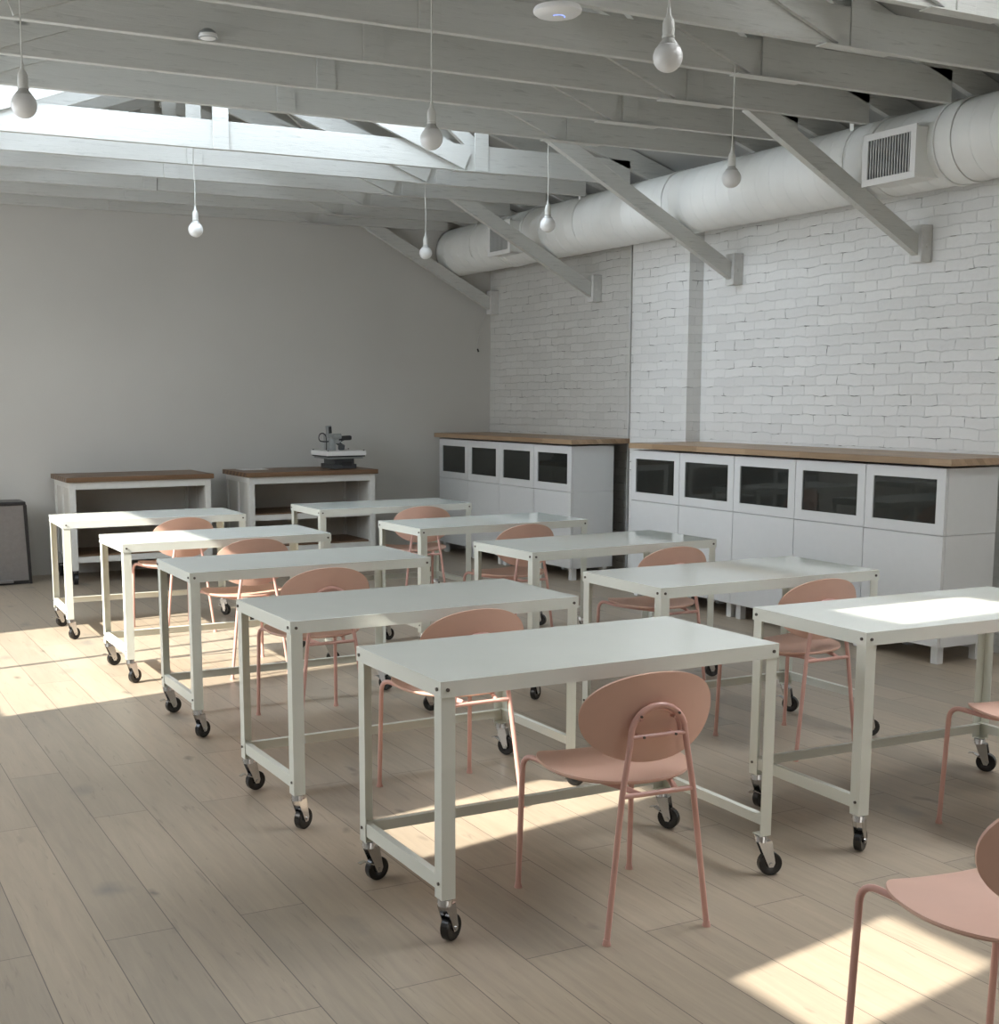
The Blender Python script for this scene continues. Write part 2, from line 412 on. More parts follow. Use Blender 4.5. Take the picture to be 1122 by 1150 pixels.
# left wall with openings (y0,y1,z0,z1): clear panes let the sun in, frosted ones glow with daylight
clear = [(5.95, 8.30, 1.35, 3.04), (1.54, 1.93, 2.27, 2.84), (3.155, 3.60, 2.02, 2.90)]
frost = [(3.9, 5.6, .95, 2.15), (8.7, 10.9, .95, 2.15)]  # second pane is added, out of view, to brighten the back wall and far cabinets
ys = sorted({YF, YB, *[v for w in clear + frost for v in w[:2]]})
zs = sorted({0, 3.5, *[v for w in clear + frost for v in w[2:]]})
bm = bmesh.new()
for y0, y1 in zip(ys, ys[1:]):
    for z0, z1 in zip(zs, zs[1:]):
        cy, cz = (y0 + y1) / 2, (z0 + z1) / 2
        if any(w[0] < cy < w[1] and w[2] < cz < w[3] for w in clear + frost): continue
        box(bm, (XL - .12, y0, z0), (XL, y1, z1))
struct('wall_left', bm, M_wallw)
k = 1
for w in frost:
    bm = bmesh.new(); box(bm, (XL - .08, w[0], w[2]), (XL - .06, w[1], w[3])); struct('window_%d' % k, bm, M_winL); k += 1
bm = bmesh.new()                                     # mullions of the sunny window
for y in (5.95, 7.12, 8.27): box(bm, (XL - .09, y, 1.35), (XL - .04, y + .035, 3.0))
for z in (1.35, 3.01): box(bm, (XL - .09, 5.95, z), (XL - .04, 8.30, z + .03))
struct('window_%d' % k, bm, M_wallw); k += 1

# glowing panel added unseen behind the camera to brighten seats and near floor
bm = bmesh.new(); box(bm, (1.2, YF + .002, .1), (4.6, YF + .02, 2.35)); struct('window_%d' % k, bm, M_fillF); k += 1

# roof deck: two slopes with openings for skylights
sky_open = [(.3, 2.5, 7.12, 8.18, M_skyA), (2.85, 4.3, 7.12, 8.18, M_skyA), (3.9, 5.0, 1.3, 3.35, M_skyB), (-.42, .08, 2.42, 2.84, None)]
def deck(x0, x1, nm):
    xs = sorted({x0, x1, *[v for s in sky_open for v in s[:2] if x0 < v < x1]})
    yy = sorted({YF, YB, *[v for s in sky_open for v in s[2:4]]})
    bm = bmesh.new()
    for a, b_ in zip(xs, xs[1:]):
        for c, d in zip(yy, yy[1:]):
            if any(s[0] < (a + b_) / 2 < s[1] and s[2] < (c + d) / 2 < s[3] for s in sky_open): continue
            P = [bm.verts.new((x, y, zroof(x) + dz)) for dz in (0, .05) for x, y in ((a, c), (b_, c), (b_, d), (a, d))]
            for f in ((3, 2, 1, 0), (4, 5, 6, 7), (0, 1, 5, 4), (1, 2, 6, 5), (2, 3, 7, 6), (3, 0, 4, 7)): bm.faces.new([P[i] for i in f])
    bmesh.ops.remove_doubles(bm, verts=bm.verts, dist=1e-5)
    o = struct(nm, bm, M_deck); return o
deck(XL - .15, XC, 'ceiling')
deck(XC, XR + .15, 'ceiling')
for x0, x1, y0, y1, m in sky_open:
    if m is None: continue
    bm = bmesh.new()
    P = [bm.verts.new((x, y, zroof(x) + dz)) for dz in (.01, .03) for x, y in ((x0, y0), (x1, y0), (x1, y1), (x0, y1))]
    for f in ((3, 2, 1, 0), (4, 5, 6, 7), (0, 1, 5, 4), (1, 2, 6, 5), (2, 3, 7, 6), (3, 0, 4, 7)): bm.faces.new([P[i] for i in f])
    struct('window_%d' % k, bm, m); k += 1

# ---------------------------------------------------------------- roof trusses
ZB = 3.105; CH = .178; TH = .038
ORD = ['first', 'second', 'third', 'fourth', 'fifth', 'sixth', 'seventh', 'eighth', 'ninth', 'tenth', 'eleventh', 'twelfth', 'thirteenth', 'fourteenth', 'fifteenth']
def truss(y, n):
    t = empty('roof_truss', (XC, y, ZB))
    def L(nm, bm):
        o = link(nm, bm, M_beam, t); return o
    def X(x): return x - XC
    y0 = TH / 2
    sp1 = 2.66 - XC + random.uniform(-.03, .03)
    xe = 5.80
    # bottom chord: two boards that meet at a splice
    bm = bmesh.new()
    box(bm, (X(XL), -y0, 0), (sp1, y0, CH), .003); L('bottom_chord', bm)
    bm = bmesh.new()
    box(bm, (sp1 + .003, -y0, .002), (X(xe), y0, CH), .003); L('bottom_chord', bm)
    # rafters
    for s in (-1, 1):
        bm = bmesh.new()
        a = V(s * ((XR - XL) / 2 - .01), 0, zroof(XR) - .085 - ZB); b_ = V(s * .02, 0, zroof(XC) - .085 - ZB)
        if s > 0: beam(bm, a, b_, TH, .14)
        else: beam(bm, b_, a, TH, .14)
        L('rafter', bm)
    # webs, nailed to the near face
    for s in (-1, 1):
        xf = s * (4.40 - XC)
        bm = bmesh.new()
        beam(bm, (xf, -y0 - .013, .066), (s * .05, -y0 - .013, .066 + .368 * (abs(xf) - .05)), .022, .13); L('web_diagonal', bm)
        bm = bmesh.new()
        xp = s * (4.52 - XC)
        box(bm, (xp - .055, -y0 - .009, .006), (xp + .055, -y0 - .001, zroof(4.52) - .15 - ZB), .002); L('web_post', bm)
        bm = bmesh.new()
        beam(bm, (s * (4.65 - XC), y0 + .02, .06), (s * (3.7 - XC), y0 + .02, zroof(3.7) - .17 - ZB), .036, .09); L('web_diagonal', bm)
    bm = bmesh.new(); box(bm, (-.11, -y0 - .012, -.001), (-.005, -y0 - .001, zroof(XC) - .25 - ZB), .002); L('web_post', bm)
    bm = bmesh.new(); box(bm, (X(4.30), -y0 - .03, -.006), (X(4.72), y0 + .002, -.001)); L('gusset_plate', bm)
    tag(t, None, 'roof truss', 'white painted roof trusses')
    return t
tys = [11.25 - .6 * i for i in range(16)]
idx = 0
for i, y in enumerate(tys):
    if i == 6: continue                                # cut out below the middle skylight
    t = truss(y, idx)
    if y > 8.3: d = 'white roof truss in the shade, %s one out from the back wall' % ORD[i]
    elif y > 8.2: d = 'brightly sky-lit white roof truss on the far side of the skylight gap'
    elif y > 6.9: d = 'grey-white roof truss on the near side of the skylight gap'
    else: d = 'grey-white roof truss, %s one toward the camera from the skylight gap' % ORD[i - 7]
    t['label'] = d; idx += 1

# ---------------------------------------------------------------- knee braces
def brace(y, top, lab):
    t = empty('knee_brace', (XR, y, 2.34))
    s = -.53
    x1 = 6.345; z1 = 2.414
    x0 = top; z0 = z1 + .535 * (x1 - x0)
    bm = bmesh.new()
    beam(bm, (x0 - XR, 0, z0 - 2.34), (x1 - XR, 0, z1 - 2.34), .045, .108, bev=.002)
    link('brace_board', bm, M_beam, t)
    bm = bmesh.new(); box(bm, (-.09, -.05, 0), (-.001, .045, .225), .004)
    cyl(bm, (-.045, -.051, .1), (-.045, -.056, .1), .012, n=12)
    link('wall_block', bm, M_trim, t)
    tag(t, lab, 'knee brace', 'knee braces on the brick wall')
for y, top, lab in [(11.295, 4.95, 'white timber knee brace in the far corner, against the back wall'),
                    (9.495, 4.95, 'white timber knee brace crossing the farther duct grille'),
                    (7.65, 4.45, 'white knee brace in the middle, its block right of the brick pilaster'),
                    (5.895, 4.95, 'white timber knee brace just left of the large duct grille'),
                    (4.095, 4.95, 'white timber knee brace at the upper right corner, nearest to the camera')]:
    brace(y, top, lab)

# ---------------------------------------------------------------- duct
DX, DZ, DR = 6.0, 2.93, .226
t = empty('ventilation_duct', (DX, 8, DZ)); tag(t, 'large round white spiral duct running under the trusses along the brick wall', 'duct')
bm = bmesh.new()
prof = []
y = YF + .05
sections = [(YF + .05, 5.20), (5.20, 7.80), (7.80, 10.20), (10.20, YB)]
def ring(bm, y, r, n=48):
    return [bm.verts.new((r * math.cos(a), y - 8, r * math.sin(a))) for a in [2 * PI * k / n for k in range(n)]]
prev = None
for s0, s1 in sections:
    yy = s0
    pts = []
    while yy < s1 - .001:
        pts += [(yy, DR), (yy + .003, DR), (yy + .110, DR), (yy + .118, DR), (yy + .120, DR + .0016), (yy + .126, DR + .0016), (yy + .128, DR)]
        yy += .134
    pts = [(min(a, s1), b_) for a, b_ in pts]
    pts += [(s1, DR + .008)]
    pts = [(s0, DR + .008), (s0 + .03, DR + .008)] + [p for p in pts if p[0] > s0 + .031]
    for yv, r in pts:
        R = ring(bm, yv, r)
        if prev: 
            for q in range(48): bm.faces.new((prev[q], prev[(q + 1) % 48], R[(q + 1) % 48], R[q]))
        prev = R
bmesh.ops.recalc_face_normals(bm, faces=bm.faces)
link('duct_pipe', bm, M_duct, t, smooth=True)
def ventbox(y0, y1, z0, z1):
    bm = bmesh.new()
    box(bm, (5.70 - DX, y0 - 8, z0 - DZ), (5.98 - DX, y1 - 8, z1 - DZ), .004)
    vb = link('vent_box', bm, M_duct, t)
    bm = bmesh.new()
    fr = .030; x = 5.70 - DX
    a, b_, c, d = y0 - 8, y1 - 8, z0 - DZ, z1 - DZ
    box(bm, (x - .012, a - .008, c - .008), (x, b_ + .008, c + fr), .002)
    box(bm, (x - .012, a - .008, d - fr), (x, b_ + .008, d + .008), .002)
    box(bm, (x - .012, a - .008, c + fr), (x, a + fr, d - fr)); box(bm, (x - .012, b_ - fr, c + fr), (x, b_ + .008, d - fr))
    gf = link('grille_frame', bm, M_white, vb)
    bm = bmesh.new(); box(bm, (x - .002, a + fr, c + fr), (x - .0005, b_ - fr, d - fr)); link('grille_back', bm, M_slot, vb)
    bm = bmesh.new(); yv = a + fr + .008; 
    while yv < b_ - fr - .004:
        box(bm, (x - .010, yv, c + fr), (x - .003, yv + .007, d - fr)); yv += .0205
    link('grille_slats', bm, M_slat, vb)
    # saddle collar round the pipe
    bm = bmesh.new()
    for yc in (y0 - .05, y1 + .05):
        pts = [((DR + .006) * math.cos(a_), yc - 8, (DR + .006) * math.sin(a_)) for a_ in [2 * PI * q / 40 for q in range(40)]]
        tube(bm, pts, .006, 6, closed=True)
    link('collar', bm, M_duct, vb)
ventbox(5.37, 5.75, 2.735, 3.01)
ventbox(9.85, 10.23, 2.77, 3.04)
for yv in (6.02, 9.0, 10.75):
    bm = bmesh.new()
    pts = [((DR + .004) * math.cos(a_), (DR + .004) * math.sin(a_)) for a_ in [PI * (.42 + .75 * q / 20) for q in range(21)]]
    for (x0, z0), (x1, z1) in zip(pts, pts[1:]):
        beam(bm, (x0, yv - 8, z0), (x1, yv - 8, z1), .03, .003, up=(x0, 0, z0))
    xs_, zs_ = pts[8]
    beam(bm, (xs_, yv - 8, zs_), (xs_ - .01, yv - 8, .30), .03, .004, up=(1, 0, 0))
    link('hanger_strap', bm, M_duct, t)

# conduit on the brick wall
bm = bmesh.new(); cyl(bm, (6.362, 8.99, 0), (6.362, 8.99, 2.8), .011, n=10)
cyl(bm, (6.362, 8.94, 0), (6.362, 8.94, 1.13), .016, n=10)
tag(link('conduit', bm, M_trim, smooth=True), 'thin white conduit running up the brick wall between the two cabinet runs', 'conduit')
# loose cable on back wall
bm = bmesh.new()
tube(bm, fillet([(6.315, YB - .012, 2.36), (6.26, YB - .012, 2.20), (6.22, YB - .012, 2.05), (6.222, YB - .015, 2.0)], .08), .003, 6)
cb = link('loose_cable', bm, M_trim); tag(cb, 'thin loose cable hanging down the back wall in the far corner', 'cable')
bm = bmesh.new(); cyl(bm, (6.224, YB - .017, 2.005), (6.236, YB - .017, 1.975), .008, n=8); link('plug', bm, M_black, cb)

# ---------------------------------------------------------------- rolling tables
TL, TW, TZ, LB = 1.19, .575, .76, .135
def make_table():
    root = empty('rolling_table')
    hx, hy = TL / 2, TW / 2
    bm = bmesh.new()
    box(bm, (-hx, -hy, TZ - .003), (hx, hy, TZ), .0012)
    ap = .045; th = .0025
    box(bm, (-hx, -hy, TZ - ap), (hx, -hy + th, TZ - .003)); box(bm, (-hx, hy - th, TZ - ap), (hx, hy, TZ - .003))
    box(bm, (-hx, -hy + th, TZ - ap), (-hx + th, hy - th, TZ - .003)); box(bm, (hx - th, -hy + th, TZ - ap), (hx, hy - th, TZ - .003))
    # folded lip under the apron
    box(bm, (-hx + .003, -hy + th, TZ - ap), (hx - .003, -hy + .016, TZ - ap + .002)); box(bm, (-hx + .003, hy - .016, TZ - ap), (hx - .003, hy - th, TZ - ap + .002))
    link('tabletop', bm, M_top, root)
    fl = .043
    for sx in (-1, 1):
        for sy in (-1, 1):
            bm = bmesh.new()
            xo, yo = sx * (hx - .0035), sy * (hy - .0035)
            a = sorted((xo, xo - sx * fl)); b_ = sorted((yo, yo - sy * .003))
            box(bm, (a[0], b_[0], LB), (a[1], b_[1], TZ - .006))
            a = sorted((xo, xo - sx * .003)); b_ = sorted((yo - sy * .003, yo - sy * fl))
            box(bm, (a[0], b_[0], LB), (a[1], b_[1], TZ - .006))
            # foot plate that carries the caster
            a = sorted((xo - sx * .003, xo - sx * .040)); b_ = sorted((yo - sy * .003, yo - sy * .040))
            box(bm, (a[0], b_[0], LB + .001), (a[1], b_[1], LB + .004))
            leg = link('leg', bm, M_table, root)
            xb, yb_ = sx * hx, sy * hy
            bm = bmesh.new(); cyl(bm, (xb - sx * .021, yb_, TZ - .024), (xb - sx * .021, yb_ + sy * .004, TZ - .024), .0055, n=8); link('bolt', bm, M_bolt, leg)
            bm = bmesh.new(); cyl(bm, (xb, yb_ - sy * .021, TZ - .024), (xb + sx * .004, yb_ - sy * .021, TZ - .024), .0055, n=8); link('bolt', bm, M_bolt, leg)
            bm = bmesh.new(); cyl(bm, (xb - sx * .003, yb_ - sy * .021, LB + .045), (xb + sx * .001, yb_ - sy * .021, LB + .045), .005, n=8); link('bolt', bm, M_bolt, leg)
    rz0, rz1 = LB + .022, LB + .064
    for sx in (-1, 1):
        bm = bmesh.new(); xo = sx * (hx - .007)
        a = sorted((xo, xo - sx * .0025)); box(bm, (a[0], -hy + .008, rz0), (a[1], hy - .008, rz1))
        a = sorted((xo - sx * .0025, xo - sx * .022)); box(bm, (a[0], -hy + .010, rz1 - .0025), (a[1], hy - .010, rz1))
        link('side_rail', bm, M_table, root)
    bm = bmesh.new(); yo = hy - .0075
    box(bm, (-hx + .012, yo - .0025, rz0 - .002), (hx - .012, yo, rz1 - .004)); box(bm, (-hx + .03, yo - .022, rz1 - .0065), (hx - .03, yo - .0025, rz1 - .004))
    link('back_rail', bm, M_table, root)
    for i, (sx, sy) in enumerate(((-1, -1), (1, -1), (-1, 1), (1, 1))):
        cx, cy = sx * (hx - .024), sy * (hy - .024)
        ang = [math.radians(30), math.radians(-20), math.radians(10), math.radians(-60)][i]
        R = Matrix.Rotation(ang, 3, 'Z')
        def T(x, y, z): 
            v = R @ V(x, y, z); return (v.x, v.y, z)
        c = empty('caster', (cx, cy, 0)); 
        # chrome fork is the caster body
        bm = bmesh.new()
        cyl(bm, T(0, 0, LB - .002), T(0, 0, LB - .012), .021, .023, n=20)
        cyl(bm, T(0, 0, LB - .012), T(0, 0, LB - .022), .019, .021, n=20)
        cyl(bm, T(0, 0, LB), T(0, 0, LB - .004), .012, n=12)
        wr = .0385; ox = .030
        for s in (-1, 1):
            P0 = [(-.014, LB - .022), (.030, LB - .022), (ox + .013, wr + .004), (ox + .007, wr - .010), (ox - .007, wr - .010), (ox - .015, wr + .006)]
            A = [bm.verts.new(T(x, s * .0175, z)) for x, z in P0]; B = [bm.verts.new(T(x, s * .0150, z)) for x, z in P0]
            bm.faces.new(A if s < 0 else A[::-1]); bm.faces.new(B[::-1] if s < 0 else B)
            for q in range(6): bm.faces.new((A[q], A[(q + 1) % 6], B[(q + 1) % 6], B[q]))
        q0 = [T(-.014, -.0175, LB - .022), T(.030, -.0175, LB - .022), T(.030, .0175, LB - .022), T(-.014, .0175, LB - .022)]
        A = [bm.verts.new(p) for p in q0]; B = [bm.verts.new((p[0], p[1], p[2] + .003)) for p in q0]
        bm.faces.new(A[::-1]); bm.faces.new(B)
        for q in range(4): bm.faces.new((A[q], A[(q + 1) % 4], B[(q + 1) % 4], B[q]))
        cyl(bm, T(ox, -.021, wr), T(ox, .021, wr), .006, n=12)
        bmesh.ops.recalc_face_normals(bm, faces=bm.faces)
        f = link('caster', bm, M_chrome, root, smooth=True); f.location = (cx, cy, 0)
        bpy.data.objects.remove(c)
        bm = bmesh.new()
        n = 28; prof = [(.0135, wr - .014), (.0135, wr - .003), (.0105, wr), (-.0105, wr), (-.0135, wr - .003), (-.0135, wr - .014), (-.009, .010), (.009, .010)]
        rings = []
        for u in range(n):
            a = 2 * PI * u / n
            rings.append([bm.verts.new(T(ox + r * math.cos(a), yv, wr + r * math.sin(a))) for yv, r in prof])
        for u in range(n):
            A, B = rings[u], rings[(u + 1) % n]
            for q in range(len(prof)): bm.faces.new((A[q], A[(q + 1) % len(prof)], B[(q + 1) % len(prof)], B[q]))
        bmesh.ops.recalc_face_normals(bm, faces=bm.faces)
        link('wheel', bm, M_rubber, f, smooth=True)
        if sy > 0:
            bm = bmesh.new()
            beam(bm, T(-.022, -.004, .072), T(.02, -.004, .052), .026, .003)
            beam(bm, T(-.040, -.004, .068), T(-.018, -.004, .073), .016, .003)
            link('brake_lever', bm, M_chrome, f)
    return root
tables = [
 (2.132, 3.311, .002, 'white metal rolling table front and centre, with the large pink chair pulled out before it'),
 (2.098, 4.400, .012, 'white metal rolling table second from the front in the left column'),
 (2.143, 5.770, -.004, 'white metal rolling table in the middle of the left column'),
 (2.141, 7.036, -.002, 'white rolling table second from the back in the left column, left end in sun'),
 (2.110, 8.460, -.030, 'white metal rolling table farthest back on the left, before the left workbench'),
 (3.706, 3.300, -.030, 'white metal rolling table at the right edge with a sunlit white patch on its top'),
 (3.703, 4.429, -.004, 'white metal rolling table second from the front in the right column'),
 (3.852, 5.726, .040, 'white metal rolling table in the middle of the right column'),
 (3.878, 7.023, .022, 'white metal rolling table second from the back in the right column'),
 (3.842, 8.499, -.001, 'white metal rolling table farthest back on the right, before the workbench with the machine'),
]
proto = make_table()
for i, (x, y, a, lab) in enumerate(tables):
    o = proto if i == 0 else copy_tree(proto)
    o.location = (x, y, 0); o.rotation_euler = (0, 0, a)
    tag(o, lab, 'table', 'white rolling tables in two columns')

# ---------------------------------------------------------------- chairs
def make_chair():
    root = empty('side_chair')
    # seat shell: rounded, dished, a little wider at the front
    def outline(t):
        c, s = math.cos(t), math.sin(t)
        n = 2.35
        x = abs(c) ** (2 / n) * (1 if c > 0 else -1); y = abs(s) ** (2 / n) * (1 if s > 0 else -1)
        w = .222 + .008 * y
        return x * w, .012 + y * .205
    bm = bmesh.new(); NR, NA = 9, 56; th = .011
    def zs_(x, y):
        z = .447 + .020 * (x / .22) ** 2 * .35 - .006 * (1 - (x / .22) ** 2)
        z += .013 * (y / .2) if y > 0 else .006 * (-y / .2) ** 2
        if y > .14: z -= (y - .14) ** 2 * 4.5
        return z
    tops, bots = [], []
    for i in range(NR + 1):
        f = i / NR; rt, rb = [], []
        for kk in range(NA):
            x, y = outline(2 * PI * kk / NA); x *= f; y = .012 + (y - .012) * f
            rt.append((x, y, zs_(x, y))); rb.append((x * .985, y * .985, zs_(x, y) - th))
        tops.append(rt); bots.append(rb)
    def grid(rings, flip):
        c = bm.verts.new(rings[0][0]); vr = [[bm.verts.new(p) for p in r] for r in rings[1:]]
        for kk in range(NA):
            f_ = (c, vr[0][kk], vr[0][(kk + 1) % NA]); bm.faces.new(f_[::-1] if flip else f_)
        for A, B in zip(vr, vr[1:]):
            for kk in range(NA):
                f_ = (A[kk], B[kk], B[(kk + 1) % NA], A[(kk + 1) % NA]); bm.faces.new(f_[::-1] if flip else f_)
        return vr[-1]
    ot = grid(tops, False); ob = grid(bots, True)
    mid = [bm.verts.new(((a.co + b_.co) / 2) + V(a.co.x, a.co.y - .012, 0).normalized() * .003) for a, b_ in zip(ot, ob)]
    for kk in range(NA):
        j = (kk + 1) % NA
        bm.faces.new((ot[kk], mid[kk], mid[j], ot[j])); bm.faces.new((mid[kk], ob[kk], ob[j], mid[j]))
    bmesh.ops.recalc_face_normals(bm, faces=bm.faces)
    link('seat', bm, M_pink, root, smooth=True)
    # back shell: wide oval, ends wrapping forward
    bm = bmesh.new()
    CZ = .632; W, Hh = .217, .131
    def bpt(x, z, off):
        y = -.205 + 1.05 * x * x + .10 * (z - CZ) * -1
        nrm = V(-2.1 * x, 1, .10).normalized()
        return V(x, y, z) + nrm * off
    tops, bots = [], []
    for i in range(NR + 1):
        f = i / NR; rt, rb = [], []
        for kk in range(NA):
            t = 2 * PI * kk / NA; c, s = math.cos(t), math.sin(t); n = 2.12
            x = abs(c) ** (2 / n) * (1 if c > 0 else -1) * W * f; z = CZ + abs(s) ** (2 / n) * (1 if s > 0 else -1) * Hh * f
            x *= (1 + .05 * (z - CZ) / Hh)
            rt.append(bpt(x, z, .005)); rb.append(bpt(x, z, -.005))
        tops.append(rt); bots.append(rb)
    ot = grid(tops, False); ob = grid(bots, True)
    for kk in range(NA):
        j = (kk + 1) % NA; bm.faces.new((ot[kk], ob[kk], ob[j], ot[j]))
    bmesh.ops.recalc_face_normals(bm, faces=bm.faces)
    link('backrest', bm, M_pink, root, smooth=True)
    # rear frame: both back legs run up into one arch, with two cross bars
    bm = bmesh.new(); r = .0088
    arch = [(-.166, -.245, .012), (-.117, -.232, .42), (-.092, -.228, .565)]
    for q in range(13):
        a = PI - PI * q / 12
        arch.append((.089 * math.cos(a), -.226, .588 + .083 * math.sin(a)))
    arch += [(.092, -.228, .565), (.117, -.232, .42), (.166, -.245, .012)]
    tube(bm, arch, r, 12)
    tube(bm, [(-.117, -.232, .42), (.117, -.232, .42)], .0075, 10)
    tube(bm, [(-.088, -.228, .585), (.088, -.228, .585)], .0065, 10)
    bf = link('back_frame', bm, M_pinkm, root, smooth=True)
    bm = bmesh.new()
    tube(bm, [(.077 * math.cos(PI - PI * q / 12), -.216, .588 + .071 * math.sin(PI - PI * q / 12)) for q in range(13)], .0048, 8)
    for x, z in ((-.055, .632), (.055, .632), (-.055, .585), (.055, .585)): cyl(bm, (x, -.228, z), (x, -.203, z), .0045, n=8)
    link('back_bracket', bm, M_pinkm, bf, smooth=True)
    bm = bmesh.new()
    for x, z in ((-.062, .645), (.062, .645), (-.052, .585), (.052, .585)):
        cyl(bm, (x, -.2355, z), (x, -.2395, z), .0038, n=8)
    link('screw', bm, M_bolt, bf)
    for s in (-1, 1):
        bm = bmesh.new()
        pts = fillet([(s * .202, .238, .012), (s * .196, .222, .437), (s * .150, .10, .420), (s * .082, -.17, .428), (s * .060, -.232, .420)], .05, 6)
        tube(bm, pts, r, 12)
        link('front_leg', bm, M_pinkm, root, smooth=True)
    bm = bmesh.new(); tube(bm, [(-.148, .10, .421), (.148, .10, .421)], .007, 8)
    for s in (-1, 1): box(bm, (s * .11 - .012, -.06, .423), (s * .11 + .012, .12, .430))
    link('seat_bracket', bm, M_pinkm, root)
    for x, y in ((-.202, .238), (.202, .238), (-.167, -.245), (.167, -.245)):
        bm = bmesh.new(); lathe(bm, [(0, 0), (.0125, 0), (.0125, .004), (.010, .012), (.0095, .018), (0, .018)], (x, y, 0), 14)
        link('foot_cap', bm, M_pinkm, root, smooth=True)
    return root
chairs = [
 (2.142, 3.061, -3.8, 'pink oval-back chair in full view at the front table'),
 (2.205, 4.235, 0.1, 'pink chair at the second left table, just behind the front centre tabletop'),
 (2.155, 5.557, -.6, 'pink chair at the middle table of the left column'),
 (2.245, 6.875, 2.6, 'pink chair at the second table from the back, left column'),
 (2.235, 8.285, 8.2, 'pink chair farthest back on the left, glowing orange in reflected sun'),
 (3.878, 4.235, -.1, 'pink chair at the second right table, seen behind the sunlit tabletop'),
 (4.053, 5.473, -.9, 'pink chair at the middle table of the right column, mostly hidden by the tabletop'),
 (3.975, 6.855, 3.3, 'pink chair at the second table from the back, right column'),
 (4.03, 8.315, -9.2, 'pink chair farthest back on the right, before the workbench with the machine'),
 (3.800, 2.895, -4, 'pink chair cut off by the right edge, tucked beside the sunlit table'),
 (2.262, 1.788, -9, 'pink chair cut off at the lower right corner, standing over the sunlit floor patch'),
]
proto = make_chair()
for i, (x, y, a, lab) in enumerate(chairs):
    o = proto if i == 0 else copy_tree(proto)
    o.location = (x, y, 0); o.rotation_euler = (0, 0, math.radians(a))
    tag(o, lab, 'chair', 'pink oval-back chairs')

# ---------------------------------------------------------------- cabinets along the brick wall
XF = 5.763; UW = .6013
def make_cabinet():
    root = empty('storage_cabinet')             # origin: front plane, near end, floor ; +y along the wall
    D = .42; g = .0022
    bm = bmesh.new()
    x0, x1 = .020, D
    zA, zB, zM = .102, 1.122, .742
    box(bm, (x0, 0.001, zA), (x1, UW - .001, zA + .016)); box(bm, (x0, .001, zB - .016), (x1, UW - .001, zB))
    for a, b_ in ((zA + .016, zM - .0015), (zM + .0015, zB - .016)):
        box(bm, (x0, .001, a), (x1, .017, b_)); box(bm, (x0, UW - .017, a), (x1, UW - .001, b_))
    box(bm, (x0, .017, zM - .016), (x1, UW - .017, zM + .016))
    link('body', bm, M_cab, root)
    bm = bmesh.new(); box(bm, (x1 - .008, .017, zA + .016), (x1 - .003, UW - .017, zM - .016)); box(bm, (x1 - .008, .017, zM + .016), (x1 - .003, UW - .017, zB - .016))
    box(bm, (x0 + .03, .0175, zM + .0165), (x1 - .009, UW - .0175, zM + .019)); box(bm, (x0 + .03, .0175, zM + .02), (x1 - .009, .0185, zB - .017)); box(bm, (x0 + .03, UW - .0185, zM + .02), (x1 - .009, UW - .0175, zB - .017))
    link('inner_lining', bm, M_cabin, root)
    fr = .062
    bm = bmesh.new(); a, b_, c, d = g, UW - g, zM + g, zB - .001
    box(bm, (0, a, c), (.018, b_, c + fr), .001); box(bm, (0, a, d - fr), (.018, b_, d), .001)
    box(bm, (0, a, c + fr), (.018, a + fr, d - fr)); box(bm, (0, b_ - fr, c + fr), (.018, b_, d - fr))
    dr = link('upper_door', bm, M_cab, root)
    bm = bmesh.new(); box(bm, (.008, a + fr, c + fr), (.011, b_ - fr, d - fr)); link('glass_pane', bm, M_glass, dr)
    bm = bmesh.new(); box(bm, (0, g, zA + .002), (.018, UW - g, zM - g), .001); link('lower_door', bm, M_cab, root)
    for px in (.055, D - .055):
        for py in (.05, UW - .05):
            bm = bmesh.new(); box(bm, (px - .024, py - .024, 0), (px + .024, py + .024, zA), .002); link('leg', bm, M_cab, root)
    return root
proto = make_cabinet()
n = 0
names5 = ['nearest one, side panel in view', 'second nearest', 'middle one', 'second farthest', 'farthest one, beside the dark gap']
names4 = ['nearest one, side panel in view', 'second nearest', 'second farthest', 'in the far corner']
for i in range(5):
    o = proto if n == 0 else copy_tree(proto); n += 1
    o.location = (XF, 5.094 + i * UW, 0)
    tag(o, 'glass-door cabinet in the right-hand run of five, ' + names5[i], 'cabinet', 'white glass-door cabinets')
for i in range(4):
    o = copy_tree(proto); o.location = (XF, 8.938 + i * UW, 0)
    tag(o, 'glass-door cabinet in the farther run of four, ' + names4[i], 'cabinet', 'white glass-door cabinets')
bm = bmesh.new(); box(bm, (5.738, 5.042, 1.137), (XR - .001, 8.06 - .002, 1.177), .003)
box(bm, (5.738, 8.056, 1.1371), (6.243, 8.10, 1.1769), .001)
tag(link('worktop', bm, M_counter), 'long oak butcher-block worktop on the right-hand row of five cabinets', 'worktop')
bm = bmesh.new(); box(bm, (5.738, 8.905, 1.137), (XR - .001, YB - .01, 1.177), .003)
tag(link('worktop', bm, M_counter), 'oak butcher-block worktop on the farther row of four cabinets', 'worktop')

